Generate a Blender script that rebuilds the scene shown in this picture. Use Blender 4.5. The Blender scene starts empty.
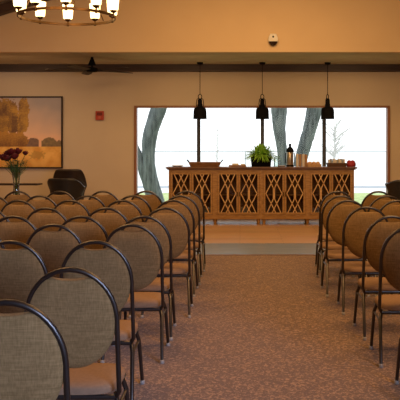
import bpy, math, random
from mathutils import Vector, Matrix, noise
random.seed(7)
PI = math.pi
S = bpy.context.scene
COL = S.collection
F = 740.0; PX = 240.0; PY = 145.0; EYE = 1.46      # focal length and vanishing point in pixels, eye height in metres

# ------------------------------------------------------------------ camera
cam = bpy.data.cameras.new('camera'); cam.sensor_width = 36; cam.lens = F / 400 * 36
cam.shift_x = -(PX - 200) / 400; cam.shift_y = -(200 - PY) / 400
cam.clip_end = 300
co = bpy.data.objects.new('camera', cam); COL.objects.link(co)
co.location = (0, 0, EYE); co.rotation_euler = (PI / 2, 0, 0)
S.camera = co

# ------------------------------------------------------------------ sky, lamps, exposure
w = bpy.data.worlds.new('overcast'); S.world = w; w.use_nodes = True
bg = w.node_tree.nodes['Background']
bg.inputs[0].default_value = (0.93, 0.97, 1.0, 1); bg.inputs[1].default_value = 1.9

def area(name, loc, target, sx, sy, power, color, spread=PI):
    l = bpy.data.lights.new(name, 'AREA'); l.shape = 'RECTANGLE'; l.size = sx; l.size_y = sy
    l.energy = power; l.color = color; l.spread = spread
    o = bpy.data.objects.new(name, l); COL.objects.link(o); o.location = loc
    o.rotation_euler = (Vector(target) - Vector(loc)).to_track_quat('-Z', 'Y').to_euler()
    return o
WARM = (1.0, 0.565, 0.215)
area('ceiling_light', (-2.4, 4.9, 3.9), (-2.1, 7.4, 0), 2.2, 1.6, 105, WARM)
area('ceiling_light', (2.0, 4.5, 3.9), (1.8, 7.0, 0), 2.2, 1.6, 125, WARM)
area('ceiling_light', (0.4, 9.8, 4.3), (0.4, 10.4, 0), 3.0, 1.5, 130, WARM)
area('ceiling_light', (1.6, 2.6, 4.2), (1.4, 3.2, 0), 2.0, 1.5, 22, WARM)
for ax in (-4.2, -0.9, 2.0):
    area('alcove_light', (ax, 12.95, 3.0), (ax, 13.6, 0), 1.2, 0.2, 17.5, (1.0, 0.62, 0.30))
area('added_cool_fill', (2.6, -1.72, 1.7), (-1.15, 2.8, 0.7), 2.8, 1.7, 44, (0.42, 0.57, 1.0), math.radians(58))  # added cool fill behind the camera, narrowed and aimed at the near chairs

S.view_settings.view_transform = 'Standard'; S.view_settings.look = 'None'
S.view_settings.gamma = 1.0; S.view_settings.use_curve_mapping = False
S.view_settings.exposure = 0.0
try:
    S.cycles.use_denoising = True; S.cycles.max_bounces = 8
    S.cycles.sample_clamp_indirect = 6
except Exception:
    pass

# ------------------------------------------------------------------ helpers
def at(px, py, d):
    return Vector(((px - PX) * d / F, d, EYE + (PY - py) * d / F))

class MB:
    def __init__(s): s.v = []; s.f = []
    def add(s, vs, fs):
        b = len(s.v); s.v += [Vector(p) for p in vs]; s.f += [tuple(i + b for i in q) for q in fs]; return s
    def box(s, x0, x1, y0, y1, z0, z1, m=None):
        vs = [Vector((x, y, z)) for z in (z0, z1) for y in (y0, y1) for x in (x0, x1)]
        if m is not None: vs = [m @ p for p in vs]
        return s.add(vs, [(0, 2, 3, 1), (4, 5, 7, 6), (0, 1, 5, 4), (2, 6, 7, 3), (0, 4, 6, 2), (1, 3, 7, 5)])
    def bar(s, a, b, wd, th, nrm=(0, 1, 0)):
        a = Vector(a); b = Vector(b); d = (b - a).normalized(); n = Vector(nrm); side = d.cross(n).normalized()
        vs = []
        for p in (a, b):
            for i, j in ((-1, -1), (1, -1), (1, 1), (-1, 1)):
                vs.append(p + side * wd / 2 * i + n * th / 2 * j)
        return s.add(vs, [(0, 1, 2, 3), (4, 7, 6, 5), (0, 4, 5, 1), (1, 5, 6, 2), (2, 6, 7, 3), (3, 7, 4, 0)])
    def tube(s, pts, r, n=8, closed=False, caps=True, flat=None, jit=0):
        pts = [Vector(p) for p in pts]; N = len(pts)
        rs = r if isinstance(r, (list, tuple)) else [r] * N
        vs = []; up = None
        for i, p in enumerate(pts):
            if closed: t = pts[(i + 1) % N] - pts[i - 1]
            else: t = pts[min(i + 1, N - 1)] - pts[max(i - 1, 0)]
            t.normalize()
            if up is None:
                up = t.cross(Vector((0, 0, 1)))
                if up.length < 1e-3: up = t.cross(Vector((0, 1, 0)))
            up = (up - t * up.dot(t)).normalized(); b = t.cross(up)
            for k in range(n):
                a = 2 * PI * k / n
                rr = rs[i] * (1 + (random.uniform(-jit, jit) if jit else 0))
                vs.append(p + up * math.cos(a) * rr + b * math.sin(a) * rr)
        fs = []
        for i in range(N if closed else N - 1):
            j = (i + 1) % N
            for k in range(n):
                l = (k + 1) % n
                fs.append((i * n + k, i * n + l, j * n + l, j * n + k))
        if caps and not closed:
            fs.append(tuple(range(n))[::-1]); fs.append(tuple((N - 1) * n + k for k in range(n)))
        return s.add(vs, fs)
    def cyl(s, a, b, r0, r1=None, n=12): return s.tube([a, b], [r0, r0 if r1 is None else r1], n)
    def lathe(s, prof, c=(0, 0, 0), n=24, sx=1, sy=1):
        c = Vector(c); vs = []; fs = []
        for r, z in prof:
            for k in range(n):
                a = 2 * PI * k / n
                vs.append(c + Vector((r * math.cos(a) * sx, r * math.sin(a) * sy, z)))
        for i in range(len(prof) - 1):
            for k in range(n):
                l = (k + 1) % n
                fs.append((i * n + k, i * n + l, (i + 1) * n + l, (i + 1) * n + k))
        fs.append(tuple(range(n))[::-1]); fs.append(tuple((len(prof) - 1) * n + k for k in range(n)))
        return s.add(vs, fs)
    def rings(s, rings_):
        n = len(rings_[0]); vs = [p for r in rings_ for p in r]; fs = []
        for i in range(len(rings_) - 1):
            for k in range(n):
                l = (k + 1) % n
                fs.append((i * n + k, i * n + l, (i + 1) * n + l, (i + 1) * n + k))
        fs.append(tuple(range(n))[::-1]); fs.append(tuple((len(rings_) - 1) * n + k for k in range(n)))
        return s.add(vs, fs)
    def build(s, name, mat, parent=None, smooth=False, bevel=0, loc=None):
        me = bpy.data.meshes.new(name); me.from_pydata([tuple(p) for p in s.v], [], s.f); me.validate(); me.update()
        import bmesh
        bm = bmesh.new(); bm.from_mesh(me); bmesh.ops.recalc_face_normals(bm, faces=bm.faces)
        if bevel: bmesh.ops.bevel(bm, geom=list(bm.edges), offset=bevel, segments=2, profile=0.5, affect='EDGES')
        bm.to_mesh(me); bm.free()
        if smooth:
            for p in me.polygons: p.use_smooth = True
            try: me.set_sharp_from_angle(angle=math.radians(42))
            except Exception: pass
        me.materials.append(mat)
        o = bpy.data.objects.new(name, me); COL.objects.link(o)
        if parent is not None: o.parent = parent
        if loc is not None: o.location = loc
        return o

def tag(o, label, cat, group=None):
    o['label'] = label; o['category'] = cat
    if group: o['group'] = group
    return o
def thing(name, label, cat, loc=(0, 0, 0), rz=0, group=None):
    o = bpy.data.objects.new(name, None); COL.objects.link(o); o.empty_display_size = .1
    o.location = loc; o.rotation_euler = (0, 0, rz)
    return tag(o, label, cat, group)
def struct(o): o['kind'] = 'structure'; return o
def dup(root, loc, rz, label, group=None):
    r = root.copy(); COL.objects.link(r); r.location = loc; r.rotation_euler = (0, 0, rz); r['label'] = label
    if group: r['group'] = group
    for ch in list(root.children):
        c = ch.copy(); COL.objects.link(c); c.parent = r
        for g in list(ch.children):
            d = g.copy(); COL.objects.link(d); d.parent = c
    return r

# ------------------------------------------------------------------ materials
def mat(name, col, rough=.6, metal=0, spec=.5, col2=None, scale=8, stretch=(1, 1, 1), bump=0, bscale=None, detail=4,
        emit=None, estr=0, contrast=(.35, .65)):
    m = bpy.data.materials.new(name); m.use_nodes = True; nt = m.node_tree; b = nt.nodes['Principled BSDF']
    b.inputs['Base Color'].default_value = (*col, 1); b.inputs['Roughness'].default_value = rough
    b.inputs['Metallic'].default_value = metal; b.inputs['Specular IOR Level'].default_value = spec
    if emit:
        b.inputs['Emission Color'].default_value = (*emit, 1); b.inputs['Emission Strength'].default_value = estr
    if col2 is None: col2 = tuple(c * .88 for c in col)
    tc = nt.nodes.new('ShaderNodeTexCoord'); mp = nt.nodes.new('ShaderNodeMapping'); mp.inputs['Scale'].default_value = stretch
    nt.links.new(tc.outputs['Object'], mp.inputs[0])
    nz = nt.nodes.new('ShaderNodeTexNoise'); nz.inputs['Scale'].default_value = scale; nz.inputs['Detail'].default_value = detail
    nt.links.new(mp.outputs[0], nz.inputs['Vector'])
    cr = nt.nodes.new('ShaderNodeValToRGB'); cr.color_ramp.elements[0].position = contrast[0]; cr.color_ramp.elements[1].position = contrast[1]
    cr.color_ramp.elements[0].color = (*col2, 1); cr.color_ramp.elements[1].color = (*col, 1)
    nt.links.new(nz.outputs['Fac'], cr.inputs[0]); nt.links.new(cr.outputs[0], b.inputs['Base Color'])
    if bump:
        n2 = nt.nodes.new('ShaderNodeTexNoise'); n2.inputs['Scale'].default_value = bscale or scale * 3
        nt.links.new(mp.outputs[0], n2.inputs['Vector'])
        bp = nt.nodes.new('ShaderNodeBump'); bp.inputs['Strength'].default_value = bump; bp.inputs['Distance'].default_value = .01
        nt.links.new(n2.outputs['Fac'], bp.inputs['Height']); nt.links.new(bp.outputs[0], b.inputs['Normal'])
    return m

def glass_mat(name, tint=(1, 1, 1), gloss=.05):
    m = bpy.data.materials.new(name); m.use_nodes = True; nt = m.node_tree; nt.nodes.clear()
    o = nt.nodes.new('ShaderNodeOutputMaterial'); mx = nt.nodes.new('ShaderNodeMixShader')
    t = nt.nodes.new('ShaderNodeBsdfTransparent'); t.inputs[0].default_value = (*tint, 1)
    g = nt.nodes.new('ShaderNodeBsdfGlossy'); g.inputs['Roughness'].default_value = .03
    fr = nt.nodes.new('ShaderNodeFresnel'); fr.inputs[0].default_value = 1.35
    ml = nt.nodes.new('ShaderNodeMath'); ml.operation = 'MULTIPLY'; ml.inputs[1].default_value = gloss * 20
    nt.links.new(fr.outputs[0], ml.inputs[0]); nt.links.new(ml.outputs[0], mx.inputs[0])
    nt.links.new(t.outputs[0], mx.inputs[1]); nt.links.new(g.outputs[0], mx.inputs[2]); nt.links.new(mx.outputs[0], o.inputs[0])
    return m

def carpet_mat():
    m = bpy.data.materials.new('patterned_carpet'); m.use_nodes = True; nt = m.node_tree; L = nt.links.new
    b = nt.nodes['Principled BSDF']; b.inputs['Roughness'].default_value = .95; b.inputs['Sheen Weight'].default_value = .25; b.inputs['Specular IOR Level'].default_value = .15
    tc = nt.nodes.new('ShaderNodeTexCoord')
    def math_(op, a, c=None):
        n = nt.nodes.new('ShaderNodeMath'); n.operation = op
        for i, q in enumerate((a, c)):
            if q is None: continue
            if isinstance(q, (int, float)): n.inputs[i].default_value = q
            else: L(q, n.inputs[i])
        return n.outputs[0]
    sp = nt.nodes.new('ShaderNodeSeparateXYZ'); L(tc.outputs['Object'], sp.inputs[0])
    nz = nt.nodes.new('ShaderNodeTexNoise'); nz.inputs['Scale'].default_value = 6; nz.inputs['Detail'].default_value = 1
    L(tc.outputs['Object'], nz.inputs['Vector'])
    wob = math_('MULTIPLY', math_('SUBTRACT', nz.outputs['Fac'], .5), 1.3)
    u = math_('ADD', math_('MULTIPLY', math_('ADD', sp.outputs[0], sp.outputs[1]), PI / .40), wob)
    v = math_('ADD', math_('MULTIPLY', math_('SUBTRACT', sp.outputs[0], sp.outputs[1]), PI / .40), wob)
    line = lambda q: math_('MAXIMUM', math_('SUBTRACT', 1.0, math_('MULTIPLY', math_('ABSOLUTE', math_('SINE', q)), 3.2)), 0.0)
    lat = math_('MAXIMUM', line(u), line(v))                            # diamond trellis lines
    vo = nt.nodes.new('ShaderNodeTexVoronoi'); vo.inputs['Scale'].default_value = 52; vo.feature = 'SMOOTH_F1'
    nd = nt.nodes.new('ShaderNodeTexNoise'); nd.inputs['Scale'].default_value = 40
    mixv = nt.nodes.new('ShaderNodeMixRGB'); mixv.inputs[0].default_value = .06
    L(tc.outputs['Object'], nd.inputs['Vector']); L(tc.outputs['Object'], mixv.inputs[1]); L(nd.outputs['Color'], mixv.inputs[2]); L(mixv.outputs[0], vo.inputs['Vector'])
    leaf = math_('MULTIPLY', math_('SUBTRACT', vo.outputs['Distance'], .33), 3.2)
    fine = nt.nodes.new('ShaderNodeTexNoise'); fine.inputs['Scale'].default_value = 90; L(tc.outputs['Object'], fine.inputs['Vector'])
    f = math_('ADD', math_('ADD', math_('MULTIPLY', lat, .30), leaf), math_('ADD', .31, math_('MULTIPLY', math_('SUBTRACT', fine.outputs['Fac'], .5), .7)))
    cr = nt.nodes.new('ShaderNodeValToRGB')
    cr.color_ramp.elements[0].position = .22; cr.color_ramp.elements[0].color = (.30, .180, .105, 1)
    cr.color_ramp.elements[1].position = .62; cr.color_ramp.elements[1].color = (.115, .065, .034, 1)
    L(f, cr.inputs[0]); L(cr.outputs[0], b.inputs['Base Color'])
    bp = nt.nodes.new('ShaderNodeBump'); bp.inputs['Strength'].default_value = .4; bp.inputs['Distance'].default_value = .006
    L(fine.outputs['Fac'], bp.inputs['Height']); L(bp.outputs[0], b.inputs['Normal'])
    return m

def plank_mat():
    m = bpy.data.materials.new('oak_planks'); m.use_nodes = True; nt = m.node_tree; L = nt.links.new
    b = nt.nodes['Principled BSDF']; b.inputs['Roughness'].default_value = .32
    tc = nt.nodes.new('ShaderNodeTexCoord')
    br = nt.nodes.new('ShaderNodeTexBrick'); br.inputs['Scale'].default_value = 1
    br.inputs['Brick Width'].default_value = 1.3; br.inputs['Row Height'].default_value = .13
    br.inputs['Mortar Size'].default_value = .004; br.inputs['Color1'].default_value = (.50, .32, .19, 1)
    br.inputs['Color2'].default_value = (.40, .245, .14, 1); br.inputs['Mortar'].default_value = (.12, .06, .03, 1)
    L(tc.outputs['Object'], br.inputs['Vector'])
    mp = nt.nodes.new('ShaderNodeMapping'); mp.inputs['Scale'].default_value = (2, 30, 1); L(tc.outputs['Object'], mp.inputs[0])
    nz = nt.nodes.new('ShaderNodeTexNoise'); nz.inputs['Scale'].default_value = 1.5; L(mp.outputs[0], nz.inputs['Vector'])
    mx = nt.nodes.new('ShaderNodeMixRGB'); mx.blend_type = 'MULTIPLY'; mx.inputs[0].default_value = .5
    L(br.outputs['Color'], mx.inputs[1]); L(nz.outputs['Color'], mx.inputs[2])
    g = nt.nodes.new('ShaderNodeHueSaturation'); g.inputs['Value'].default_value = 1.35; L(mx.outputs[0], g.inputs['Color'])
    L(g.outputs[0], b.inputs['Base Color'])
    return m

def weave_mat():
    m = bpy.data.materials.new('woven_fabric'); m.use_nodes = True; nt = m.node_tree; L = nt.links.new
    b = nt.nodes['Principled BSDF']; b.inputs['Roughness'].default_value = .9; b.inputs['Specular IOR Level'].default_value = .2
    tc = nt.nodes.new('ShaderNodeTexCoord'); outs = []
    for sc in ((12, 12, 160), (160, 160, 12)):
        mp = nt.nodes.new('ShaderNodeMapping'); mp.inputs['Scale'].default_value = sc; L(tc.outputs['Object'], mp.inputs[0])
        nz = nt.nodes.new('ShaderNodeTexNoise'); nz.inputs['Scale'].default_value = 1.2; nz.inputs['Detail'].default_value = 3
        L(mp.outputs[0], nz.inputs['Vector']); outs.append(nz.outputs['Fac'])
    ad = nt.nodes.new('ShaderNodeMath'); ad.operation = 'ADD'; L(outs[0], ad.inputs[0]); L(outs[1], ad.inputs[1])
    hf = nt.nodes.new('ShaderNodeMath'); hf.operation = 'MULTIPLY'; hf.inputs[1].default_value = .5; L(ad.outputs[0], hf.inputs[0])
    cr = nt.nodes.new('ShaderNodeValToRGB'); cr.color_ramp.elements[0].position = .38; cr.color_ramp.elements[1].position = .62
    cr.color_ramp.elements[0].color = (.19, .112, .042, 1); cr.color_ramp.elements[1].color = (.30, .182, .075, 1)
    L(hf.outputs[0], cr.inputs[0]); L(cr.outputs[0], b.inputs['Base Color'])
    return m

M = {}
M['greystrip'] = mat('planks_painted_reflection', (.20, .25, .33), .25, scale=2, stretch=(1, 12, 1), col2=(.16, .21, .29)); M['carpet'] = carpet_mat(); M['planks'] = plank_mat(); M['weave'] = weave_mat()  # floor strip: bluish base colour stands in for a window reflection
M['seat'] = mat('seat_fabric', (.28, .170, .10), .9, spec=.2, scale=60)
M['wall'] = mat('painted_plaster', (.56, .46, .335), .85, scale=2, bump=.08, bscale=60, col2=(.54, .44, .32))
M['header'] = mat('tan_plaster', (.68, .51, .32), .85, scale=2, bump=.06, bscale=60, col2=(.66, .49, .305))
M['ceil'] = mat('ceiling_plaster', (.52, .46, .32), .9, scale=3)
M['beam'] = mat('dark_stained_timber', (.055, .028, .016), .55, scale=3, stretch=(1, 14, 14), col2=(.035, .018, .011))
M['win_wood'] = mat('reddish_window_wood', (.28, .12, .05), .45, scale=4, stretch=(8, 8, 1), col2=(.2, .08, .035))
M['mullion'] = mat('dark_metal_mullion', (.03, .03, .035), .4)
M['pane'] = glass_mat('window_glass', (1, 1, 1), .02)
M['cab_glass'] = glass_mat('cabinet_glass', (.8, .78, .75), .04)
M['oak'] = mat('honey_wood', (.38, .215, .072), .42, scale=3, stretch=(3, 3, 12), col2=(.26, .135, .042), bump=.05)
M['oak_h'] = mat('honey_wood_rail', (.35, .19, .062), .42, scale=3, stretch=(2, 12, 12), col2=(.25, .125, .038))
M['lattice'] = mat('pale_lattice_wood', (.70, .46, .22), .45, scale=6, col2=(.55, .31, .13))
M['cab_top'] = mat('dark_wood_top', (.16, .075, .03), .35, scale=3, stretch=(2, 14, 14), col2=(.10, .045, .02))
M['cab_in'] = mat('cabinet_interior', (.34, .19, .09), .6, scale=4)
M['frame'] = mat('bronze_tube', (.10, .088, .08), .33, metal=.9, scale=20)
M['glide'] = mat('grey_plastic_glide', (.35, .33, .31), .45)
M['black'] = mat('black_metal', (.005, .005, .006), .7, spec=.04, scale=20)
M['leather'] = mat('dark_leather', (.009, .011, .014), .42, spec=.35, scale=18, bump=.15, col2=(.014, .012, .012))
M['leather_b'] = mat('brown_leather', (.018, .011, .009), .45, spec=.35, scale=18, bump=.15, col2=(.02, .012, .009))
M['darkwood'] = mat('espresso_wood', (.02, .011, .008), .55, spec=.3, scale=4, stretch=(2, 10, 2))
M['red'] = mat('red_plastic', (.42, .045, .02), .5)
M['white'] = mat('white_plastic', (.75, .73, .70), .45)
M['glass'] = glass_mat('vase_glass', (.92, .96, .94), .16)
M['petal'] = mat('dark_red_petals', (.13, .004, .012), .6, scale=30, col2=(.06, .003, .007))
M['stem'] = mat('green_stem', (.05, .11, .03), .6, scale=20)
M['leafy'] = mat('fern_green', (.34, .62, .07), .5, scale=14, col2=(.14, .34, .03))
M['bark'] = mat('grey_bark', (.18, .21, .225), .9, scale=5, stretch=(3, 3, .5), col2=(.04, .05, .056), bump=.6, bscale=14, contrast=(.3, .7))
M['grass'] = mat('grass', (.46, .55, .25), .9, scale=6, col2=(.32, .42, .15))
M['concrete'] = mat('pale_concrete', (.80, .81, .82), .85, scale=1.5, col2=(.75, .76, .77))
M['asphalt'] = mat('grey_asphalt', (.34, .38, .42), .85, scale=6)
M['pale_field'] = mat('pale_field', (.80, .81, .80), .9, scale=.4, col2=(.72, .75, .74))
M['rail'] = mat('pale_galvanised', (.42, .45, .46), .5, metal=.0)
M['twig'] = mat('pale_twig', (.55, .55, .52), .9)
M['brass'] = mat('aged_brass', (.16, .085, .03), .4, metal=.85, scale=14, col2=(.10, .05, .02))
M['shade'] = mat('lit_frosted_glass', (.9, .8, .6), .4, emit=(1.0, 0.68, 0.29), estr=4.2)
M['tray'] = mat('tray_wood', (.27, .13, .055), .5, scale=5, stretch=(2, 10, 10), col2=(.18, .085, .035))
M['palewood'] = mat('pale_wood', (.52, .33, .17), .55, scale=6, stretch=(10, 10, 2), col2=(.42, .25, .12))
M['steel'] = mat('brushed_steel', (.55, .47, .38), .28, metal=.9, scale=10, stretch=(12, 12, 1))
M['paper'] = mat('white_paper', (.72, .68, .64), .8)
M['kraft'] = mat('kraft_card', (.45, .26, .12), .8)
M['wicker'] = mat('dark_wicker', (.10, .05, .03), .7, scale=40, bump=.5)
M['redcloth'] = mat('deep_red_cloth', (.30, .02, .025), .8, scale=12, bump=.3)
M['bluegrey'] = mat('blue_grey_paper', (.32, .38, .48), .7)
M['linen'] = mat('grey_linen', (.42, .40, .42), .9)
M['pastry'] = mat('pastry', (.55, .34, .20), .8, scale=20)

# ------------------------------------------------------------------ the setting
YC = 9.82; YG = 11.0; YH = 12.57; YW = 14.6; CZ = 3.04; XL, XR, YR = -6.0, 10.6, -1.6
struct(MB().box(XL, XR, YR, YC, -.1, 0).build('floor_carpet', M['carpet']))
struct(MB().box(XL, XR, YG, YW, -.1, 0).build('floor_wood', M['planks']))
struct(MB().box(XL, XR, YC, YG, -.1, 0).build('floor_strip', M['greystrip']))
struct(MB().box(XL, XR, YC - .02, YC + .02, 0, .006).build('trim_1', M['cab_top']))
EZ = 3.20; RX, RZ = 2.3, 5.90
def gable(y0, y1, z0):   # wall slab with the pitched top
    vs = []
    for y in (y0, y1): vs += [(XL, y, z0), (XR, y, z0), (XR, y, EZ + .02), (RX, y, RZ), (XL, y, EZ + .02)]
    return MB().add(vs, [(0, 1, 2, 3, 4), (9, 8, 7, 6, 5)] + [(i, (i + 1) % 5, (i + 1) % 5 + 5, i + 5) for i in range(5)])
struct(gable(YH, YH + .15, CZ - .0).build('wall_header', M['header']))
WX0, WX1, WZ0, WZ1 = -2.085, 2.955, .14, 2.235     # window opening
wf = MB()
wf.box(XL, WX0, YW, YW + .2, 0, CZ + .1); wf.box(WX1, XR, YW, YW + .2, 0, CZ + .1)
wf.box(WX0, WX1, YW, YW + .2, 0, WZ0); wf.box(WX0, WX1, YW, YW + .2, WZ1, CZ + .1)
struct(wf.build('wall_front', M['wall']))
struct(MB().box(XL - .2, XL, YR, YW + .2, 0, EZ).build('wall_left', M['wall']))
struct(MB().box(XR, XR + .2, YR, YW + .2, 0, EZ).build('wall_right', M['wall']))
# rear wall (behind the camera) with an opening added for the cool fill lamp
rw = gable(YR - .15, YR, 2.75); rw.box(XL, XR, YR - .15, YR, 0, .7)
rw.box(XL, .8, YR - .15, YR, .7, 2.75); rw.box(4.4, XR, YR - .15, YR, .7, 2.75)
struct(rw.build('wall_rear', M['wall']))
pc = MB()
for (xa, za, xb, zb) in ((XL - .2, EZ - .045, RX, RZ), (RX, RZ, XR + .2, EZ - .045)):
    pc.add([(xa, YR - .2, za), (xb, YR - .2, zb), (xb, YH + .15, zb), (xa, YH + .15, za),
            (xa, YR - .2, za + .15), (xb, YR - .2, zb + .15), (xb, YH + .15, zb + .15), (xa, YH + .15, za + .15)],
           [(0, 1, 2, 3), (7, 6, 5, 4), (0, 4, 5, 1), (1, 5, 6, 2), (2, 6, 7, 3), (3, 7, 4, 0)])
struct(pc.build('ceiling', M['header']))
struct(MB().box(XL, XR, YH + .15, YW + .2, CZ, CZ + .12).build('ceiling_alcove', M['ceil']))
# rafters under the pitched ceiling
n = 2
for y in (YH - .2, 9.2, 5.8, 2.4):
    for (xa, za, xb, zb) in ((XL + .1, EZ + .0, RX, RZ - .04), (RX, RZ - .04, XR - .1, EZ + .0)):
        mb = MB(); h = .2
        mb.add([(xa, y, za - h + .06), (xb, y, zb - h), (xb, y, zb), (xa, y, za), (xa, y + .16, za - h + .06), (xb, y + .16, zb - h), (xb, y + .16, zb), (xa, y + .16, za)],
               [(0, 1, 2, 3), (7, 6, 5, 4), (0, 4, 5, 1), (1, 5, 6, 2), (2, 6, 7, 3), (3, 7, 4, 0)])
        struct(mb.build('trim_%d' % n, M['beam'])); n += 1
struct(MB().box(XL, XR, YW - .12, YW, CZ - .135, CZ).build('trim_%d' % n, M['beam'])); n += 1
struct(MB().box(XL, WX0 - .08, YW - .018, YW, 0, .11).build('baseboard_left', M['win_wood']))
struct(MB().box(WX1 + .08, XR, YW - .018, YW, 0, .11).build('baseboard_right', M['win_wood']))
struct(MB().box(WX0 - .08, WX1 + .08, YW - .018, YW, 0, .11).build('baseboard_front', M['win_wood']))
# window: casing, mullions, panes
fr = MB(); t = .05
fr.box(WX0, WX0 + t, YW - .03, YW + .14, WZ0, WZ1); fr.box(WX1 - t, WX1, YW - .03, YW + .14, WZ0, WZ1)
fr.box(WX0 + t, WX1 - t, YW - .03, YW + .14, WZ1 - t * .8, WZ1); fr.box(WX0 + t, WX1 - t, YW - .03, YW + .14, WZ0, WZ0 + t)
win = struct(fr.build('window_1', M['win_wood'], bevel=.004))
mx_ = [(198.5 - PX) * YW / F, (262.5 - PX) * YW / F, (324.5 - PX) * YW / F]
for x in mx_:
    MB().box(x - .035, x + .035, YW + .03, YW + .11, WZ0 + t, WZ1 - t * .8).build('mullion', M['mullion'], win)
ed = [WX0 + t] + mx_ + [WX1 - t]
for i in range(4):
    MB().box(ed[i] + (.035 if i else 0), ed[i + 1] - (.035 if i < 3 else 0), YW + .066, YW + .072, WZ0 + t, WZ1 - t * .8).build('pane', M['pane'], win)

# ------------------------------------------------------------------ outdoors
struct(MB().box(-40, 40, YW + .2, 24.3, -.25, -.12).build('ground_grass', M['grass']))
struct(MB().box(-40, 40, 24.3, 27.0, -.25, -.11).build('ground_path', M['concrete']))
struct(MB().box(-40, 40, 27.0, 28.2, -.25, -.10).build('ground_road', M['asphalt']))
struct(MB().box(-120, 120, 28.2, 160, -.25, -.11).build('ground_field', M['pale_field']))

def tree(label, stems, d, branches):
    r = at(stems[0][-1][0], 0, d); base = Vector((r.x, d, -.14))
    o = thing('tree', label, 'tree', base, 0, 'bare trees outside the window')
    mb = MB()
    for st in stems:
        pts = []; rs = []
        for (px, py, hw) in st:
            p = at(px, py, d); p.y += 0.0; pts.append(p - base); rs.append(hw * d / F)
        # smooth by subdividing with catmull-rom
        P = [pts[0]] + pts + [pts[-1]]; R = [rs[0]] + rs + [rs[-1]]; q = []; rq = []
        for i in range(1, len(P) - 2):
            for k in range(5):
                t = k / 5.0
                q.append(.5 * ((2 * P[i]) + (P[i + 1] - P[i - 1]) * t + (2 * P[i - 1] - 5 * P[i] + 4 * P[i + 1] - P[i + 2]) * t * t + (3 * P[i] - P[i - 1] - 3 * P[i + 1] + P[i + 2]) * t ** 3))
                rq.append(R[i] + (R[i + 1] - R[i]) * t)
        q.append(pts[-1]); rq.append(rs[-1])
        mb.tube(q, rq, 14, jit=.045)
    mb.build('trunk', M['bark'], o, smooth=True)
    for (a, b, r0) in branches:
        a = Vector(a) - base; b = Vector(b) - base; mid = (a + b) / 2 + Vector((.15, .1, .25))
        MB().tube([a, mid, b], [r0, r0 * .7, r0 * .3], 8).build('branch', M['bark'], o, smooth=True)
    return o
d = 19.0
tree('thick leaning grey tree trunk outside the leftmost window pane',
     [[(176, -60, 4), (168, 40, 6), (164, 85, 7.5), (158, 110, 8), (150, 136, 7.2), (148.5, 160, 6.4), (151, 178, 6.6), (155, 195, 7.5), (157, 208, 9)],
      [(100, 60, 2.5), (124, 122, 3.4), (135, 148, 4.2), (142, 166, 5), (148, 182, 6), (153, 196, 7), (156, 207, 8)]], d,
     [(at(166, 60, d), at(210, -80, d), .12), (at(112, 90, d), at(90, -40, d), .08)])
tree('upright forking grey tree trunk seen behind the potted green plant',
     [[(268, -60, 4), (276, 30, 6), (279, 80, 8), (279, 108, 8.2), (279.5, 130, 6.2), (282, 150, 5), (284, 170, 6), (285, 190, 7), (286, 208, 9)]], d,
     [(at(278, 60, d), at(240, -70, d), .11)])
tree('slanting grey tree trunk outside, behind the coffee urn and cups',
     [[(345, -60, 4), (328, 40, 6), (319, 85, 7.5), (314.5, 108, 8), (310, 128, 7), (304, 148, 6.5), (299.5, 166, 6.2), (296, 186, 7), (294, 208, 9)]], d + .6,
     [(at(326, 50, d + .6), at(385, -60, d + .6), .10)])
def shrub(label, px, py0, py1, d, n, spread, thick):
    base = at(px, py0, d); base.z = -.14
    mb = MB(); top = at(px, py1, d).z + .14
    mb.tube([(0, 0, 0), (0, 0, top * .5), (spread * .1, 0, top)], [thick, thick * .8, thick * .4], 6)
    for i in range(n):
        z = top * random.uniform(.35, .9); a = random.uniform(0, 2 * PI); l = spread * random.uniform(.4, 1)
        mb.tube([(0, 0, z), (math.cos(a) * l * .5, math.sin(a) * l * .5, z + l * .45), (math.cos(a) * l, math.sin(a) * l, min(top * 1.1, z + l * .8))], [thick * .5, thick * .4, thick * .2], 5)
    o = mb.build('bare_sapling', M['twig'], None, smooth=True, loc=base)
    return tag(o, label, 'shrub')
shrub('thin bare sapling outside, above the wooden tray', 217, 200, 124, 30, 12, .35, .035)
shrub('pale bare spreading sapling outside, right of the last mullion', 334, 200, 120, 30, 34, 1.0, .05)
fo = thing('rail_fence', 'long thin pale rail fence far outside the window', 'fence', (0, 40, -.11))
MB().tube([(-30, 0, 1.22), (30, 0, 1.22)], .035, 6).build('rail', M['rail'], fo)
for i in range(13):
    MB().cyl((-30 + i * 5 + .3, 0, 0), (-30 + i * 5 + .3, 0, 1.22), .03, n=6).build('post', M['rail'], fo)

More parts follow.
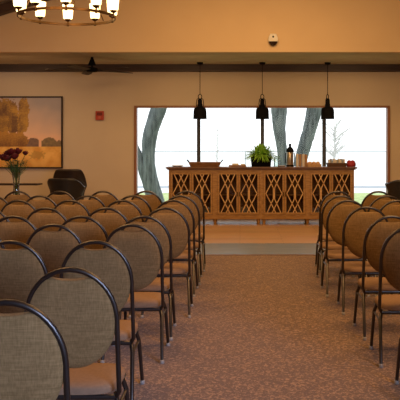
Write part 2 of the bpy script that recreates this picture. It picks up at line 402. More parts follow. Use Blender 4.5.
# ------------------------------------------------------------------ sideboards
def sideboard(xc, label, ol, orr):
    o = thing('sideboard', label, 'sideboard', (xc, 13.55, 0), 0, 'lattice sideboards under the window')
    W = 1.698; D = .46; z0, z1 = .105, 1.02; hx = W / 2
    b = MB()
    b.box(-hx, -hx + .03, .02, D, z0, z1); b.box(hx - .03, hx, .02, D, z0, z1)          # sides
    b.box(-hx + .03, hx - .03, .02, D, z0, z0 + .03); b.box(-hx + .03, hx - .03, D - .02, D, z0 + .03, z1)
    b.build('carcass', M['cab_in'], o)
    ff = MB()                                                                             # face frame
    ff.box(-hx, hx, 0, .02, z0, z0 + .075); ff.box(-hx, hx, 0, .02, z1 - .055, z1)
    for (a, c) in ((-hx, -hx + .035), (-.043, .043), (hx - .035, hx)): ff.box(a, c, 0, .02, z0 + .075, z1 - .055)
    ff.build('face_frame', M['oak'], o)
    MB().box(-hx + .03, hx - .03, .06, D - .02, .53, .55).build('shelf', M['oak_h'], o)
    tp = MB(); tp.box(-hx - ol, hx + orr, -.035, D + .01, 1.027, 1.057); tp.box(-hx - ol * .5, hx + orr * .5, -.02, D, 1.006, 1.027)
    tp.build('top', M['cab_top'], o, bevel=.004)
    MB().box(-hx - ol * .2, hx + orr * .2, -.012, .0, z0 - .002, z0 + .03).build('plinth_moulding', M['oak_h'], o)
    for x in (-hx + .05, 0.0, hx - .05):
        for y in (.05, D - .06):
            MB().lathe([(.022, 0), (.026, .02), (.034, .08), (.034, z0)], (x, y, 0), 12).build('foot', M['oak'], o, smooth=True)
    dz0, dz1 = z0 + .08, z1 - .06
    for s in (-1, 1):
        for k in (0, 1):
            xa = s * (.047 + k * .3835); xb = s * (.047 + k * .3835 + .3795); xa, xb = min(xa, xb), max(xa, xb)
            st = .034; dm = MB()
            dm.box(xa, xa + st, -.012, .006, dz0, dz1); dm.box(xb - st, xb, -.012, .006, dz0, dz1)
            dm.box(xa + st, xb - st, -.012, .006, dz0, dz0 + .04); dm.box(xa + st, xb - st, -.012, .006, dz1 - .04, dz1)
            dr = dm.build('door', M['oak'], o, bevel=.0025)
            x0, x1, h0, h1 = xa + st, xb - st, dz0 + .04, dz1 - .04
            P = lambda u, v: (x0 + (x1 - x0) * u, -.006, h1 - (h1 - h0) * v)
            la = MB()
            for m in (0, 1):
                U = (lambda u: u) if m == 0 else (lambda u: 1 - u)
                pa = [(.60, 0), (.03, .5), (.60, 1)]; pb = [(.10, 0), (.465, .36), (.465, .64), (.10, 1)]
                for pl in (pa, pb):
                    for (p, q) in zip(pl, pl[1:]):
                        la.bar(P(U(p[0]), p[1]), P(U(q[0]), q[1]), .0155, .012 + .001 * m)
            la.build('lattice', M['lattice'], dr)
            MB().box(x0, x1, .008, .011, h0, h1).build('glass', M['cab_glass'], dr)
            kx = (xa + .017) if (s * (1 if k == 0 else -1)) < 0 and False else None
            inner = (k == 0)
            kx = (max(abs(xa), abs(xb)) - .017) * s if inner else (min(abs(xa), abs(xb)) + .017) * s
            MB().box(kx - .005, kx + .005, -.028, -.012, .52, .60).build('pull', M['black'], dr)
    return o
SC = 13.55 / F
sideboard((215.0 - PX) * SC, 'long honey wood sideboard with lattice glass doors, left of the pair under window', .055, .003)
sideboard((307.8 - PX) * SC, 'long honey wood sideboard with lattice glass doors, right of the pair under window', .003, .055)
TOPZ = 1.057; YS = 13.78
def sx(px): return (px - PX) * YS / F
# folded linens seen through the lower lattice
for px, lab in ((207, 'pale folded linen low behind the second lattice door from the left'), (243, 'pale folded linen low behind the fourth lattice door from the left')):
    mb = MB()
    for i in range(5): mb.box(-.10 + .004 * (i % 2), .10 - .004 * (i % 3), -.09, .09, i * .035, i * .035 + .033)
    tag(mb.build('folded_linen', M['linen'], None, bevel=.008, loc=(sx(px), 13.72, .1365)), lab, 'linen', 'linens inside the sideboards')

# ------------------------------------------------------------------ things on the sideboards
o = MB().lathe([(.07, 0), (.09, .006), (.115, .022), (.112, .025), (.088, .010), (.01, .009)], (0, 0, 0), 28).build('serving_plate', M['white'], None, smooth=True, loc=(sx(177.5), YS, TOPZ))
tag(o, 'low white serving plate on the left end of the sideboards', 'plate')

t_ = thing('wooden_tray', 'long shallow wooden tray with upturned handles on the left sideboard', 'tray', (sx(205), YS, TOPZ))
hw, hd, zt = .30, .17, .085
mb = MB()
def rect(a, b, z): return [Vector((-a, -b, z)), Vector((a, -b, z)), Vector((a, b, z)), Vector((-a, b, z))]
mb.rings([rect(hw * .88, hd * .8, 0), rect(hw, hd, zt), rect(hw - .015, hd - .015, zt), rect(hw * .86, hd * .76, .015)])
mb.build('body', M['tray'], t_, bevel=.003)
for s in (-1, 1):
    MB().tube([(s * (hw - .005), -.06, zt - .005), (s * (hw + .02), -.055, zt + .028), (s * (hw + .036), 0, zt + .04), (s * (hw + .02), .055, zt + .028), (s * (hw - .005), .06, zt - .005)], .011, 8).build('handle', M['black'], t_, smooth=True)

t_ = thing('cutting_board', 'flat wooden board stacked with white napkins beside the potted plant', 'board', (sx(237.5), YS, TOPZ))
MB().box(-.16, .16, -.11, .11, 0, .03).build('board', M['tray'], t_, bevel=.005)
tag(MB().box(-.10, .02, -.07, .07, 0, .03).build('napkin_stack', M['paper'], None, bevel=.004, loc=(sx(237.5), YS, TOPZ + .03)), 'small white stack of napkins on the wooden board', 'napkins')
tag(MB().box(-.04, .04, -.05, .05, 0, .022).build('napkin_stack', M['paper'], None, bevel=.004, loc=(sx(243), YS, TOPZ + .03)), 'lower white napkin stack at the plant side of the wooden board', 'napkins')

t_ = thing('potted_plant', 'bushy bright green plant in a square black pot on the sideboards', 'plant', (sx(261), YS, TOPZ))
pm = MB(); pm.rings([rect(.175, .13, 0), rect(.195, .145, .20), rect(.182, .132, .20), rect(.18, .13, .175)])
pm.build('pot', M['black'], t_, bevel=.005)
fm = MB()
for i in range(640):
    a = random.uniform(0, 2 * PI); el = random.uniform(.0, 1.0) ** 1.2; l = random.uniform(.20, .36)
    r0 = random.uniform(0, .11); base = Vector((math.cos(a) * r0 * 1.2, math.sin(a) * r0, .20))
    hx_ = math.cos(el * PI / 2) * l; hz = math.sin(el * PI / 2) * l * .88
    pts = []
    for k in range(5):
        u = k / 4
        pts.append(base + Vector((math.cos(a) * hx_ * u, math.sin(a) * hx_ * u * .85, hz * u * (1.55 - .6 * u) - .12 * u * u * (1 - el * .6))))
    sd = Vector((-math.sin(a), math.cos(a), random.uniform(-.3, .3))).normalized(); vs = []; fs = []
    for k, p in enumerate(pts):
        wd = .011 * (1 - (k / 4) ** 2 * .9)
        vs += [p - sd * wd, p + sd * wd]
    for k in range(4): fs.append((2 * k, 2 * k + 1, 2 * k + 3, 2 * k + 2))
    fm.add(vs, fs)
fm.build('foliage', M['leafy'], t_, smooth=True)

t_ = thing('glass_jar', 'clear glass jar between the potted plant and the coffee urn', 'jar', (sx(276.5), YS + .02, TOPZ))
MB().lathe([(.045, 0), (.05, .01), (.05, .13), (.04, .15), (.037, .15), (.046, .128), (.046, .012), (.01, .01)], n=20).build('body', M['glass'], t_, smooth=True)
MB().lathe([(.042, .15), (.044, .155), (.044, .175), (.02, .185), (.012, .20)], n=20).build('lid', M['glass'], t_, smooth=True)
o = MB().lathe([(.05, 0), (.065, .012), (.075, .02), (.07, .022), (.02, .012)], n=20).build('saucer', M['white'], None, smooth=True, loc=(sx(282), YS - .05, TOPZ))
tag(o, 'small white saucer between the glass jar and coffee urn', 'saucer')

t_ = thing('coffee_urn', 'tall coffee urn with steel body and black domed lid on the sideboards', 'urn', (sx(290), YS, TOPZ))
MB().lathe([(.062, 0), (.064, .02), (.058, .03)], n=24).build('base', M['black'], t_, smooth=True)
MB().lathe([(.056, .03), (.058, .035), (.058, .25), (.055, .255)], n=24).build('body', M['steel'], t_, smooth=True)
MB().lathe([(.062, .255), (.064, .265), (.062, .30), (.04, .33), (.022, .345), (.02, .37), (.026, .38), (.022, .40), (.005, .405)], n=24).build('lid', M['black'], t_, smooth=True)
MB().tube([(.058, 0, .24), (.075, 0, .23), (.078, 0, .16), (.075, 0, .07), (.058, 0, .06)], .008, 8).build('handle', M['black'], t_, smooth=True)
MB().tube([(-.058, 0, .24), (-.075, 0, .23), (-.078, 0, .16), (-.075, 0, .07), (-.058, 0, .06)], .008, 8).build('handle', M['black'], t_, smooth=True)
MB().tube([(0, -.05, .27), (0, -.10, .275), (0, -.115, .25)], .012, 8).build('spout', M['black'], t_, smooth=True)
t_.scale = (1.1, 1.1, 1.06)
# cup stacks
for i, (px, dy, h, m_, lab) in enumerate(((297.3, 0, .235, 'paper', 'tall white stack of paper cups next to the coffee urn'),
                                       (300.4, .03, .225, 'kraft', 'brown stack of paper cups between the two white stacks'),
                                       (303.4, 0, .23, 'paper', 'white stack of paper cups between the two brown stacks'),
                                       (306.2, .03, .22, 'kraft', 'brown stack of paper cups nearest the pastry tray'))):
    pr = [(.020, 0)]
    k = 0; z = 0.0
    while z < h - .03:
        pr += [(.025, z + .02), (.0275, z + .021), (.0275, z + .026), (.024, z + .027)]; z += .022
    pr += [(.027, h), (.029, h + .004)]
    o = MB().lathe(pr, n=16).build('paper_cup_stack', M[m_], None, smooth=True, loc=(sx(px), YS + dy, TOPZ)); tag(o, lab, 'cups', 'stacks of paper cups by the urn')

t_ = thing('pastry_tray', 'low pale wooden tray with pastries beside the paper cups', 'tray', (sx(314), YS, TOPZ))
pt = MB(); pt.rings([rect(.125, .11, 0), rect(.13, .115, .05), rect(.118, .103, .05), rect(.115, .10, .012)]); pt.build('body', M['palewood'], t_, bevel=.003)
for i, (x, y, r, lab) in enumerate(((-.08, .0, .045, 'round pastry at the cup end of the pale tray'), (0, .03, .04, 'round pastry in the middle of the pale tray'), (.07, -.01, .042, 'smallest round pastry at the mullion end of the pale tray'))):
    o = MB().lathe([(r * .7, 0), (r * .85, .03), (r * 1.05, .045), (r * .9, .068), (r * .5, .08), (.004, .085)], n=16).build('pastry', M['pastry'], None, smooth=True, loc=(sx(314) + x, YS + y, TOPZ + .012))
    tag(o, lab, 'pastry', 'pastries in the pale tray')

t_ = thing('wicker_basket', 'dark low wicker basket full of white packets on the right sideboard', 'basket', (sx(336.5), YS, TOPZ))
wb = MB(); wb.rings([rect(.165, .11, 0), rect(.18, .125, .062), rect(.168, .113, .062), rect(.155, .10, .012)]); wb.build('body', M['wicker'], t_, bevel=.004)
MB().tube([(-.174, -.119, .064), (.174, -.119, .064), (.174, .119, .064), (-.174, .119, .064)], .009, 8, closed=True).build('rim', M['wicker'], t_, smooth=True)
labs = ['first', 'second', 'third', 'fourth', 'fifth', 'sixth', 'seventh', 'eighth', 'ninth']
for i in range(9):
    mm = Matrix.Rotation(random.uniform(-.12, .12), 4, 'Y')
    o = MB().box(-.013, .013, -.085, .085, 0, .122 + random.uniform(-.012, .016), mm).build('sugar_packet_row', M['bluegrey' if i % 3 == 1 else 'paper'], None, bevel=.003, loc=(sx(336.5) - .132 + i * .033, YS, TOPZ + .0125))
    tag(o, '%s %s packet bundle from the left in the dark wicker basket' % (labs[i], 'blue-grey' if i % 3 == 1 else 'white'), 'packets', 'packets in the wicker basket')
mb = MB(); rg = []
for (z, sc) in ((0, .9), (.02, 1.04), (.06, 1.0), (.095, .8), (.115, .45)):
    rg.append([Vector((.085 * sc * math.cos(a) * (1 + .06 * math.sin(3 * a + z * 40)), .075 * sc * math.sin(a), z + .01 * math.sin(2 * a + 1) * (z > .03))) for a in [2 * PI * k / 20 for k in range(20)]])
mb.rings(rg); o = mb.build('cloth_bundle', M['redcloth'], None, smooth=True, loc=(sx(351), YS, TOPZ)); tag(o, 'dark red cloth bundle on the right end of the sideboards', 'cloth')

# ------------------------------------------------------------------ pendants and fan
def pendant(px, lab, tilt):
    d = 14.15; x = (px - PX) * d / F; o = thing('pendant_lamp', lab, 'lamp', (x, d, CZ), 0, 'black pendant lamps before the window')
    MB().lathe([(.012, -.045), (.05, -.035), (.06, -.02), (.06, 0)], n=20).build('canopy', M['black'], o, smooth=True)
    zb = EYE + (PY - 119) * d / F - CZ; zt = EYE + (PY - 107) * d / F - CZ; zn = EYE + (PY - 98.5) * d / F - CZ; zr = EYE + (PY - 94.5) * d / F - CZ
    MB().cyl((0, 0, zr), (0, 0, -.04), .006, n=6).build('cord', M['black'], o)
    sh = MB(); sh.lathe([(.132, zb), (.129, zb + .02), (.124, zt - .07), (.114, zt - .03), (.085, zt - .005), (.06, zt), (.045, zt + .006), (.043, zt), (.10, zt - .035), (.117, zt - .075), (.125, zb)], n=28)
    sh.build('shade', M['black'], o, smooth=True)
    MB().lathe([(.05, zt - .005), (.05, zt + .05), (.042, zt + .06), (.042, zn - .03), (.03, zn - .01), (.014, zn)], n=20).build('neck', M['black'], o, smooth=True)
    MB().lathe([(.02, zb + .03), (.032, zb + .05), (.032, zb + .08), (.018, zb + .12), (.018, zt)], n=14).build('bulb', M['white'], o, smooth=True)
    rp = [(math.cos(a) * .034, 0, (zr + zn) / 2 - .004 + math.sin(a) * (zr - zn) / 1.7) for a in [2 * PI * k / 18 for k in range(18)]]
    MB().tube(rp, .008, 6, closed=True).build('hook_ring', M['black'], o, smooth=True)
    for a in (0, PI):
        MB().tube([(math.cos(a) * .058, 0, zt - .01), (math.cos(a) * .07, 0, zt + .05), (math.cos(a) * .06, 0, zn - .02), (math.cos(a) * .025, 0, zn + .01)], .008, 6).build('yoke', M['black'], o, smooth=True)
    o.rotation_euler.x = 0; o.rotation_euler.z = tilt
pendant(200.0, 'leftmost of three black bell pendant lamps, above the wooden tray', .1)
pendant(262.3, 'middle black bell pendant lamp, hanging above the potted plant', .4)
pendant(327.6, 'rightmost of three black bell pendant lamps, above the wicker basket', .9)

d = 13.3; fan = thing('ceiling_fan', 'dark ceiling fan on a short rod before the dark beam', 'fan', ((92 - PX) * d / F, d, CZ))
MB().lathe([(.075, -.15), (.06, -.11), (.04, -.06), (.024, -.02), (.022, 0)], n=20).build('canopy', M['black'], fan, smooth=True)
MB().cyl((0, 0, -.2), (0, 0, -.1), .016, n=10).build('rod', M['black'], fan)
MB().lathe([(.05, -.27), (.095, -.262), (.11, -.235), (.10, -.2), (.05, -.185), (.02, -.18)], n=24).build('motor_housing', M['black'], fan, smooth=True)
for k in range(5):
    a = 2 * PI * k / 5 + PI + .05; R_ = Matrix.Rotation(a, 4, 'Z') @ Matrix.Translation((0, 0, -.235)) @ Matrix.Rotation(.17, 4, 'X')
    bl = MB(); ol = [(.14, -.045), (.45, -.075), (.78, -.07), (.825, -.04), (.825, .04), (.78, .07), (.45, .075), (.14, .045)]
    bl.rings([[R_ @ Vector((x, y, z)) for x, y in ol] for z in (-.005, .005)])
    b_ = bl.build('blade', M['darkwood'], fan)
    br_ = MB(); br_.box(.08, .2, -.018, .018, .004, .012, R_); br_.build('blade_iron', M['black'], b_)

# ------------------------------------------------------------------ chandelier
d = 8.0; sc = d / F; zc = EYE + (PY - 16.8) * sc
ch = thing('chandelier', 'round brass ring chandelier with lit candle shades at the upper left', 'chandelier', ((67 - PX) * sc, d, zc))
Rr = .515
rg = MB(); nn = 64
rg.rings([[Vector((r * math.cos(2 * PI * k / nn), r * math.sin(2 * PI * k / nn), z)) for k in range(nn)] for r, z in ((Rr - .006, -.014), (Rr + .006, -.014), (Rr + .006, .014), (Rr - .006, .014), (Rr - .006, -.014))])
rg.f = [q for q in rg.f if len(q) == 4]
rg.build('ring', M['brass'], ch, smooth=True)
hub = .95
MB().lathe([(.02, hub - .06), (.05, hub - .04), (.05, hub + .02), (.02, hub + .05)], n=16).build('hub', M['brass'], ch, smooth=True)
ceil_z = EZ + (RZ - EZ) * (((67 - PX) * sc) - XL) / (RX - XL)
MB().cyl((0, 0, hub + .04), (0, 0, ceil_z - zc - .01), .012, n=8).build('stem', M['brass'], ch)
for k in range(3):
    a = 2 * PI * k / 3 + .9
    MB().cyl((Rr * math.cos(a), Rr * math.sin(a), .02), (.03 * math.cos(a), .03 * math.sin(a), hub), .006, n=6).build('rod', M['brass'], ch)
for k in range(10):
    a = math.radians(102) + 2 * PI * k / 10; x, y = Rr * math.cos(a), Rr * math.sin(a)
    arm = MB(); arm.lathe([(.010, -.022), (.016, -.016), (.010, -.008), (.010, .03), (.03, .042), (.042, .055), (.04, .06), (.014, .062)], (x, y, 0), 14)
    am = arm.build('candle_cup', M['brass'], ch, smooth=True)
    MB().lathe([(.040, .058), (.052, .07), (.057, .14), (.064, .225), (.060, .225), (.052, .14), (.044, .075), (.01, .066)], (x, y, 0), 18).build('candle_shade', M['shade'], am, smooth=True)

# ------------------------------------------------------------------ on the walls
pw, ph = 2.04, (168 - 96) * 14.56 / F; pr_x = (62.5 - PX) * 14.56 / F; pl_x = pr_x - pw; pz = EYE + (PY - 168.3) * 14.56 / F
pa = thing('landscape_painting', 'large autumn landscape painting in a thin dark frame on the wall', 'painting', (pl_x, YW, pz))
pf = MB(); ft = .025
pf.box(0, ft, -.05, 0, 0, ph); pf.box(pw - ft, pw, -.05, 0, 0, ph); pf.box(ft, pw - ft, -.05, 0, 0, ft); pf.box(ft, pw - ft, -.05, 0, ph - ft, ph)
pf.build('picture_frame', M['darkwood'], pa)
NX, NZ = 150, 104; vs = []; fs = []
for j in range(NZ + 1):
    for i in range(NX + 1): vs.append((ft + (pw - 2 * ft) * i / NX, -.03, ft + (ph - 2 * ft) * j / NZ))
for j in range(NZ):
    for i in range(NX): fs.append((j * (NX + 1) + i, j * (NX + 1) + i + 1, (j + 1) * (NX + 1) + i + 1, (j + 1) * (NX + 1) + i))
cm = bpy.data.meshes.new('canvas'); cm.from_pydata(vs, [], fs); cm.update()
def lerp(a, b, t): t = max(0, min(1, t)); return tuple(p + (q - p) * t for p, q in zip(a, b))
def paint(x, z):
    px = 62.5 - (pw - x) * F / 14.56; py = 168 - z * F / 14.56           # photo-like drawing frame of the canvas
    n1 = noise.noise(Vector((px * .12, py * .12, 3))); n2 = noise.noise(Vector((px * .4, py * .5, 9))); n3 = noise.noise(Vector((px * .9, py * 1.2, 5)))
    sky = lerp((.36, .32, .33), (.80, .52, .36), (py - 98 + (30 - px) * .35 + 4 * n1) / 40)
    c = lerp(sky, (.86, .50, .30), (py - 132) / 14)
    # distant woods
    if abs(px - 32 + 2 * n1) < 6.5 and py > 137.5 + .06 * (px - 32) ** 2 + n2: c = lerp((.16, .10, .09), (.24, .15, .10), n2 + .5)
    if abs(px - 49 + 1.5 * n1) < 7.5 and py > 137 + .07 * (px - 49) ** 2 + n2: c = lerp((.17, .12, .07), (.27, .19, .09), n2 + .5)
    if px > 57 and py > 141 + n2 - (px - 57) * .3: c = lerp((.18, .12, .07), (.26, .18, .09), n2 + .5)
    # tall trees at left in two clumps with a dark cleft between
    for (tx, ty, rx, ry) in ((23.5, 108, 5.5, 11), (23, 120, 6, 12), (20, 126, 7, 8), (4, 113, 10, 15), (8, 108, 6, 9), (2, 124, 11, 10), (-12, 112, 10, 16), (-26, 116, 10, 14), (13, 126, 6, 9), (13.5, 117, 5, 16)):
        q = ((px - tx) / rx) ** 2 + ((py - ty) / ry) ** 2 + .55 * n2 + .3 * n3
        if q < .95:
            k = (tx - px) / rx * -.35 + .5 + n3 * .5 + n1 * .7 - .25 * n2
            if abs(px - 14.5 - n2) < 3 and py > 112: k -= .45
            c = lerp((.15, .075, .035), (.50, .28, .05), k)
    for (tx, ty, rx, ry) in ((2, 140, 14, 9), (18, 141, 10, 9), (-20, 140, 14, 10)):
        q = ((px - tx) / rx) ** 2 + ((py - ty) / ry) ** 2 + .4 * n2
        if q < 1: c = lerp((.20, .09, .03), (.50, .26, .05), n3 * .6 + .5 * n1 + .5 + (139 - py) * .06)
    if py > 146.3 + .5 * n1:
        c = lerp((.68, .33, .06), (.85, .50, .13), n1 * 1.2 + n2 * .5 + .5)
        q = ((px - 38) / 8) ** 2 + ((py - 155) / 4) ** 2 + n2
        if q < .8: c = lerp(c, (.42, .26, .06), .6)
        c = lerp(c, (.50, .24, .04), (py - 158) / 22 + .3 * n2)
    return (*[max(0, k) for k in c], 1)
ca = cm.color_attributes.new('paint', 'FLOAT_COLOR', 'POINT')
for i, v in enumerate(vs): ca.data[i].color = paint(v[0], v[2])
mp_ = bpy.data.materials.new('oil_paint'); mp_.use_nodes = True; nt = mp_.node_tree
at_ = nt.nodes.new('ShaderNodeVertexColor'); at_.layer_name = 'paint'; nt.links.new(at_.outputs[0], nt.nodes['Principled BSDF'].inputs['Base Color'])
nt.nodes['Principled BSDF'].inputs['Roughness'].default_value = .6
cm.materials.append(mp_); cv = bpy.data.objects.new('canvas', cm); COL.objects.link(cv); cv.parent = pa
MB().box(ft, pw - ft, -.028, -.002, ft, ph - ft).build('backing_board', M['darkwood'], pa)

d = YW; fa = thing('fire_alarm', 'small red fire alarm box on the wall left of the window', 'alarm', ((100 - PX) * d / F, d, EYE + (PY - 115.6) * d / F))
MB().box(-.08, .08, -.045, 0, -.088, .088).build('housing', M['red'], fa, bevel=.006)
MB().box(-.055, .055, -.052, -.045, .0, .06).build('lens', mat('dark_red_lens', (.16, .015, .012), .3), fa, bevel=.003)
MB().box(-.02, .02, -.056, -.045, -.07, -.015).build('strobe', mat('pale_red_strobe', (.5, .12, .08), .3), fa, bevel=.003)

d = YH; sc_ = thing('security_camera', 'small white and black security camera on the tan header wall', 'camera', ((273 - PX) * d / F, d, EYE + (PY - 40) * d / F))
hm = MB(); hm.rings([[Vector((x, y, z)) for x, z in ((-.085, -.035), (.085, -.035), (.08, .03), (.05, .10), (-.05, .10), (-.08, .03))] for y in (-.07, 0)])
hm.build('housing', M['white'], sc_, bevel=.01)
dm = MB(); dm.lathe([(.004, -.105), (.04, -.095), (.065, -.07), (.078, -.036)], (0, -.035, 0), 20, 1, .8); dm.build('dome', mat('smoked_dome', (.03, .015, .012), .2), sc_, smooth=True)
MB().tube([(0, -.068, .045), (0, -.078, .045)], .016, 12).build('sensor', M['black'], sc_)

# ------------------------------------------------------------------ lounge furniture
def tub_chair(x, y, rz, label, wdt, hb, ha, leather, group):
    o = thing('tub_armchair', label, 'armchair', (x, y, 0), rz, group)
    mb = MB(); n = 28; rings_ = []
    for i in range(n + 1):
        a = PI * (-.12) + PI * 1.24 * i / n                      # open side is +Y
        ca_, sa = math.cos(a), -math.sin(a)
        k = max(0, min(1, (-sa + .25) / 1.0)) if False else max(0, min(1, (math.sin(a) + .15) / .9))
        h = ha + (hb - ha) * (k * k * (3 - 2 * k)); th = .10; r = wdt / 2
        ring = []
        for (rr, z) in ((r * .72, .16), (r * .84, .34), (r * .96, h - .14), (r + .03, h - .03), (r + .02, h - .008), (r - .02, h), (r - .06, h - .03), (r - .10, .42), (r * .6, .17)):
            ring.append(Vector((ca_ * rr, sa * rr, z)))
        rings_.append(ring)
    mb.rings(rings_); mb.build('shell', leather, o, smooth=True)
    sm = MB(); pts = [(wdt / 2 - .09) for _ in range(1)][0]
    rg_ = []
    for z, s in ((.16, .95), (.18, 1), (.40, 1), (.44, .96), (.45, .8)):
        rg_.append([Vector((math.copysign(abs(math.cos(a)) ** .7, math.cos(a)) * (wdt / 2 - .125) * s, math.copysign(abs(math.sin(a)) ** .7, math.sin(a)) * (wdt / 2 - .13) * s + .03, z)) for a in [2 * PI * k / 28 for k in range(28)]])
    sm.rings(rg_); sm.build('seat_cushion', leather, o, smooth=True)
    for sx_ in (-1, 1):
        for sy in (-1, 1):
            MB().cyl((sx_ * wdt * .30, sy * wdt * .28, 0), (sx_ * wdt * .28, sy * wdt * .26, .18), .016, .024).build('leg', M['darkwood'], o)
    return o
d = 12.4
tub_chair((66.5 - PX) * (d + .3) / F, d + .3, -.15, 'black leather tub armchair below the painting, nearer of the two', .58, .90, .76, M['leather'], 'leather armchairs by the wall')
d = 13.6
tub_chair((70 - PX) * (d + .15) / F, d + .15, .1, 'taller dark brown armchair behind the black tub armchair', .56, 1.02, .72, M['leather_b'], 'leather armchairs by the wall')
d = 11.9
tub_chair((410 - PX) * d / F, d + .3, .2, 'black leather armchair right of the window, at the photo edge', .62, .90, .84, M['leather'], 'leather armchairs by the wall')

t_ = thing('console_table', 'dark narrow pedestal table with a thin top below the painting', 'table', ((16.3 - PX) * 12.9 / F, 12.9, 0))
MB().box(-.43, .415, -.17, .17, .764, .786).build('tabletop', M['darkwood'], t_, bevel=.006)
MB().lathe([(.03, .03), (.028, .70), (.06, .76)], n=16).build('pedestal', M['darkwood'], t_, smooth=True)
MB().lathe([(.26, 0), (.26, .015), (.05, .03), (.03, .04)], n=28).build('base', M['darkwood'], t_, smooth=True)

TZ = .715; dv = 10.9; xv = (16.2 - PX) * dv / F
t_ = thing('side_table', 'small round side table that carries the rose vase', 'table', (xv, dv, 0))
MB().lathe([(.14, .69), (.15, .695), (.15, .712), (.145, TZ)], n=32).build('tabletop', M['darkwood'], t_, smooth=True)
MB().lathe([(.022, .02), (.022, .67), (.05, .69)], n=14).build('pedestal', M['darkwood'], t_, smooth=True)
MB().lathe([(.16, 0), (.16, .012), (.03, .025)], n=24).build('base', M['darkwood'], t_, smooth=True)
v_ = thing('glass_vase', 'flared glass vase of red roses before the painting', 'vase', (xv, dv, TZ))
MB().lathe([(.05, 0), (.054, .01), (.045, .06), (.042, .14), (.05, .24), (.066, .35), (.063, .35), (.046, .24), (.038, .14), (.041, .06), (.048, .02), (.01, .018)], n=28).build('body', M['glass'], v_, smooth=True)
MB().lathe([(.044, .02), (.040, .06), (.0365, .14), (.0405, .20), (.01, .202)], n=24).build('water', glass_mat('vase_water', (.90, .95, .92), .03), v_, smooth=True)
def rose(px, py, dy, r, label):
    head = at(px, py, dv) - Vector((xv, dv, TZ)); head.y = dy
    o = thing('rose', label, 'rose', (xv, dv, TZ), 0, 'red roses in the vase')
    a0 = Vector((head.x * -.10, dy * -.1, .025)); nk = Vector((head.x * .12, dy * .12, .33))
    MB().tube([a0, nk, nk.lerp(head, .5) + Vector((0, 0, .01)), head - Vector((0, 0, r * .5))], .004, 6).build('stem', M['stem'], o, smooth=True)
    bm_ = MB()
    for layer, (k, rr, zz) in enumerate(((1, .5, .35), (4, .75, .15), (5, 1.0, -.1))):
        if k == 1:
            bm_.lathe([(r * .1, -r * .6), (r * .45, -r * .3), (r * .5, r * .3), (r * .3, r * .75), (r * .1, r * .8)], head, 10)
            continue
        for q in range(k):
            a = 2 * PI * q / k + layer * .6 + px
            rows = []
            for v in range(5):
                vv = v / 4; rad = r * rr * (.25 + .85 * math.sin(vv * PI * .55)); z = r * (-.7 + 1.5 * vv * (1 - .12 * layer)) + r * zz * .3
                w_ = .25 + .75 * math.sin(PI * min(1, vv * .85 + .1))
                rows.append([head + Vector((math.cos(a + s * w_ * PI / k * 1.25) * rad, math.sin(a + s * w_ * PI / k * 1.25) * rad, z - abs(s) * .1 * r)) for s in (-1, -.5, 0, .5, 1)])
            vs_ = [p for rw_ in rows for p in rw_]; fs_ = [(i * 5 + j, i * 5 + j + 1, i * 5 + j + 6, i * 5 + j + 5) for i in range(4) for j in range(4)]
            bm_.add(vs_, fs_)
    bm_.build('bloom', M['petal'], o, smooth=True)
    lm = MB()
    for q in range(3):
        p = nk.lerp(head, .35 + .2 * q); a = q * 2.2 + px; dr_ = Vector((math.cos(a), math.sin(a), .15)); sd = Vector((-math.sin(a), math.cos(a), .1))
        lm.add([p, p + dr_ * .03 + sd * .018, p + dr_ * .075 - Vector((0, 0, .01)), p + dr_ * .03 - sd * .018], [(0, 1, 2, 3)])
    lm.build('leaf', M['stem'], o)
for args in ((3.5, 157, -.02, .064, 'dark red rose lowest at the left edge of the bouquet'),
             (7, 153.5, .05, .060, 'dark red rose at the upper left of the bouquet, behind'),
             (12, 151.5, -.03, .064, 'dark red rose highest on the left half of the bouquet'),
             (17, 151, .03, .064, 'dark red rose topmost right of the bouquet centre'),
             (25.5, 153, 0, .042, 'small dark red rose standing apart at the right of the bouquet'),
             (9, 158, -.07, .060, 'dark red rose at the lower middle of the bouquet, in front'),
             (16, 156, -.08, .060, 'dark red rose in the centre of the bouquet, in front')):
    rose(*args)
fl = MB()
for i in range(120):
    a = random.uniform(0, 2 * PI); rr = random.uniform(.03, .20); z = random.uniform(.41, .53)
    p = Vector((math.cos(a) * rr, math.sin(a) * rr * .8, z)); dr_ = Vector((math.cos(a), math.sin(a), random.uniform(-.3, .5))).normalized(); sd = dr_.cross(Vector((0, 0, 1))).normalized()
    fl.tube([Vector((math.cos(a) * .01, math.sin(a) * .01, .25)), p], .0018, 4)
    fl.add([p, p + dr_ * .03 + sd * .018, p + dr_ * .065, p + dr_ * .03 - sd * .018], [(0, 1, 2, 3)])
fl2 = fl.build('greenery', M['stem'], None, loc=(xv, dv, TZ)); tag(fl2, 'green leaf sprays around the roses in the vase', 'foliage'); fl2['kind'] = 'stuff'

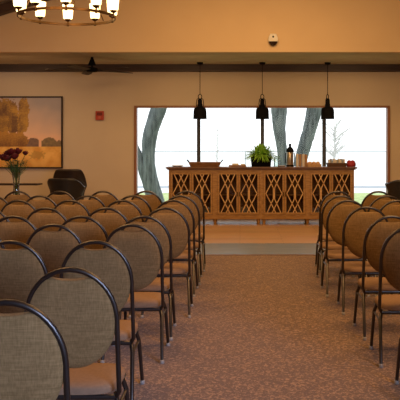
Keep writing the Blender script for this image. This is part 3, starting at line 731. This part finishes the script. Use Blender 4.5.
# ------------------------------------------------------------------ banquet chairs
def chair_proto():
    o = thing('banquet_chair', 'x', 'chair', (0, 0, 0))
    yb = lambda z: -.175 - .095 * (z - .42) / .5                # recline of the back
    a, b, cz = .196, .226, .700
    pts = [(-.172, -.10, .338), (-.180, -.145, .340), (-a, -.163, .37)]
    for k in range(1, 5): pts.append((-a, yb(.37 + (cz - .37) * k / 5), .37 + (cz - .37) * k / 5))
    for k in range(21):
        t = PI - PI * k / 20; z = cz + b * math.sin(t); pts.append((a * math.cos(t), yb(z), z))
    pts += [(-x, y, z) for (x, y, z) in pts[:7][::-1]]
    MB().tube(pts, .0115, 10).build('back_frame', M['frame'], o, smooth=True)
    n = 44; ol = []
    for k in range(n):
        t = 2 * PI * k / n; x = (a - .004) * math.cos(t); z = (b - .002) * math.sin(t)
        if z > 0: z = min(z, b - .030 - .011 * math.cos(min(1, abs(x) / .10) * PI / 2))
        ol.append((x, z))
    cu = MB(); rg_ = []
    for s, dy in ((.30, -.034), (.62, -.032), (.86, -.026), (.965, -.016), (1, 0), (.965, .016), (.86, .026), (.62, .032), (.30, .034)):
        rg_.append([Vector((x * s, yb(cz + z * s) + dy + .004, cz + z * s)) for x, z in ol])
    cu.rings(rg_); cu.build('backrest', M['weave'], o, smooth=True)
    st = MB(); rg_ = []
    def so(s, z):
        r = []
        for k in range(40):
            t = 2 * PI * k / 40; c_, s_ = math.cos(t), math.sin(t)
            x = math.copysign(abs(c_) ** .55, c_) * .186 * s; y = math.copysign(abs(s_) ** .55, s_) * .185 * s
            x *= 1 + .06 * (y / .2); r.append(Vector((x, y + .01, z)))
        return r
    for s, z in ((.90, .350), (.985, .355), (1, .367), (.985, .382), (.93, .393), (.7, .401), (.3, .404)): rg_.append(so(s, z))
    st.rings(rg_); st.build('seat', M['seat'], o, smooth=True)
    ra = MB(); q = [(-.17, -.15, .338), (.17, -.15, .338), (.172, .165, .338), (-.172, .165, .338)]
    ra.tube(q, .0125, 8, closed=True); ra.build('seat_frame', M['frame'], o, smooth=True)
    for s in (-1, 1):
        for (y0, y1) in ((-.10, -.25), (.11, .185)):
            lg = MB().tube([(s * .172, y0, .333), (s * .186, y0 + (y1 - y0) * .25, .285), (s * .199, y1, .015)], [.0125, .0125, .011], 10).build('leg', M['frame'], o, smooth=True)
            MB().lathe([(.014, 0), (.016, .004), (.015, .02), (.012, .024)], (s * .1995, y1, 0), 12).build('glide', M['glide'], lg, smooth=True)
        MB().tube([(s * .186, -.15, .28), (s * .186, .14, .28)], .008, 8).build('side_brace', M['frame'], o, smooth=True)
    return o
proto = chair_proto(); used = [False]
ORD = ['first', 'second', 'third', 'fourth', 'fifth', 'sixth', 'seventh', 'eighth', 'ninth']
def put(x, y, rz, label, group):
    if not used[0]:
        used[0] = True; proto.location = (x, y, 0); proto.rotation_euler.z = rz; proto['label'] = label; proto['group'] = group; return proto
    return dup(proto, (x, y, 0), rz, label, group)
TOP = .938
def depth_of(py): return (EYE - TOP) * F / (py - PY)
left = [(190.5, [186, 145, 102.5, 60, 17]), (195, [180, 133, 87, 39, -8]), (199.5, [173.5, 122, 70, 18.5]), (207, [165, 106, 46, -13]),
        (215.2, [143, 81, 12]), (223.5, [131.5, 52, -25]), (240, [95, 9.5]), (267, [68.5]), (299, [2.5])]
for ri, (py, xs) in enumerate(left):
    d = depth_of(py)
    for ci, px in enumerate(xs):
        pos = 'at the aisle' if ci == 0 else '%s from the aisle' % ORD[ci]
        put((px - PX) * d / F, d + .275, random.uniform(-.03, .03), 'round-backed chair left of the aisle, %s row from the sideboards, %s' % (ORD[ri], pos), 'chairs left of the aisle')
right = [(190.7, [337.5, 378.5]), (195, [341, 387]), (199.5, [348, 397]), (206, [368, 425]), (215, [391]), (225, [413.5]), (240, [451])]
for ri, (py, xs) in enumerate(right):
    d = depth_of(py)
    for ci, px in enumerate(xs):
        pos = 'at the aisle' if ci == 0 else '%s from the aisle' % ORD[ci]
        put((px - PX) * d / F, d + .275, random.uniform(-.03, .03), 'round-backed chair right of the aisle, %s row from the sideboards, %s' % (ORD[ri], pos), 'chairs right of the aisle')
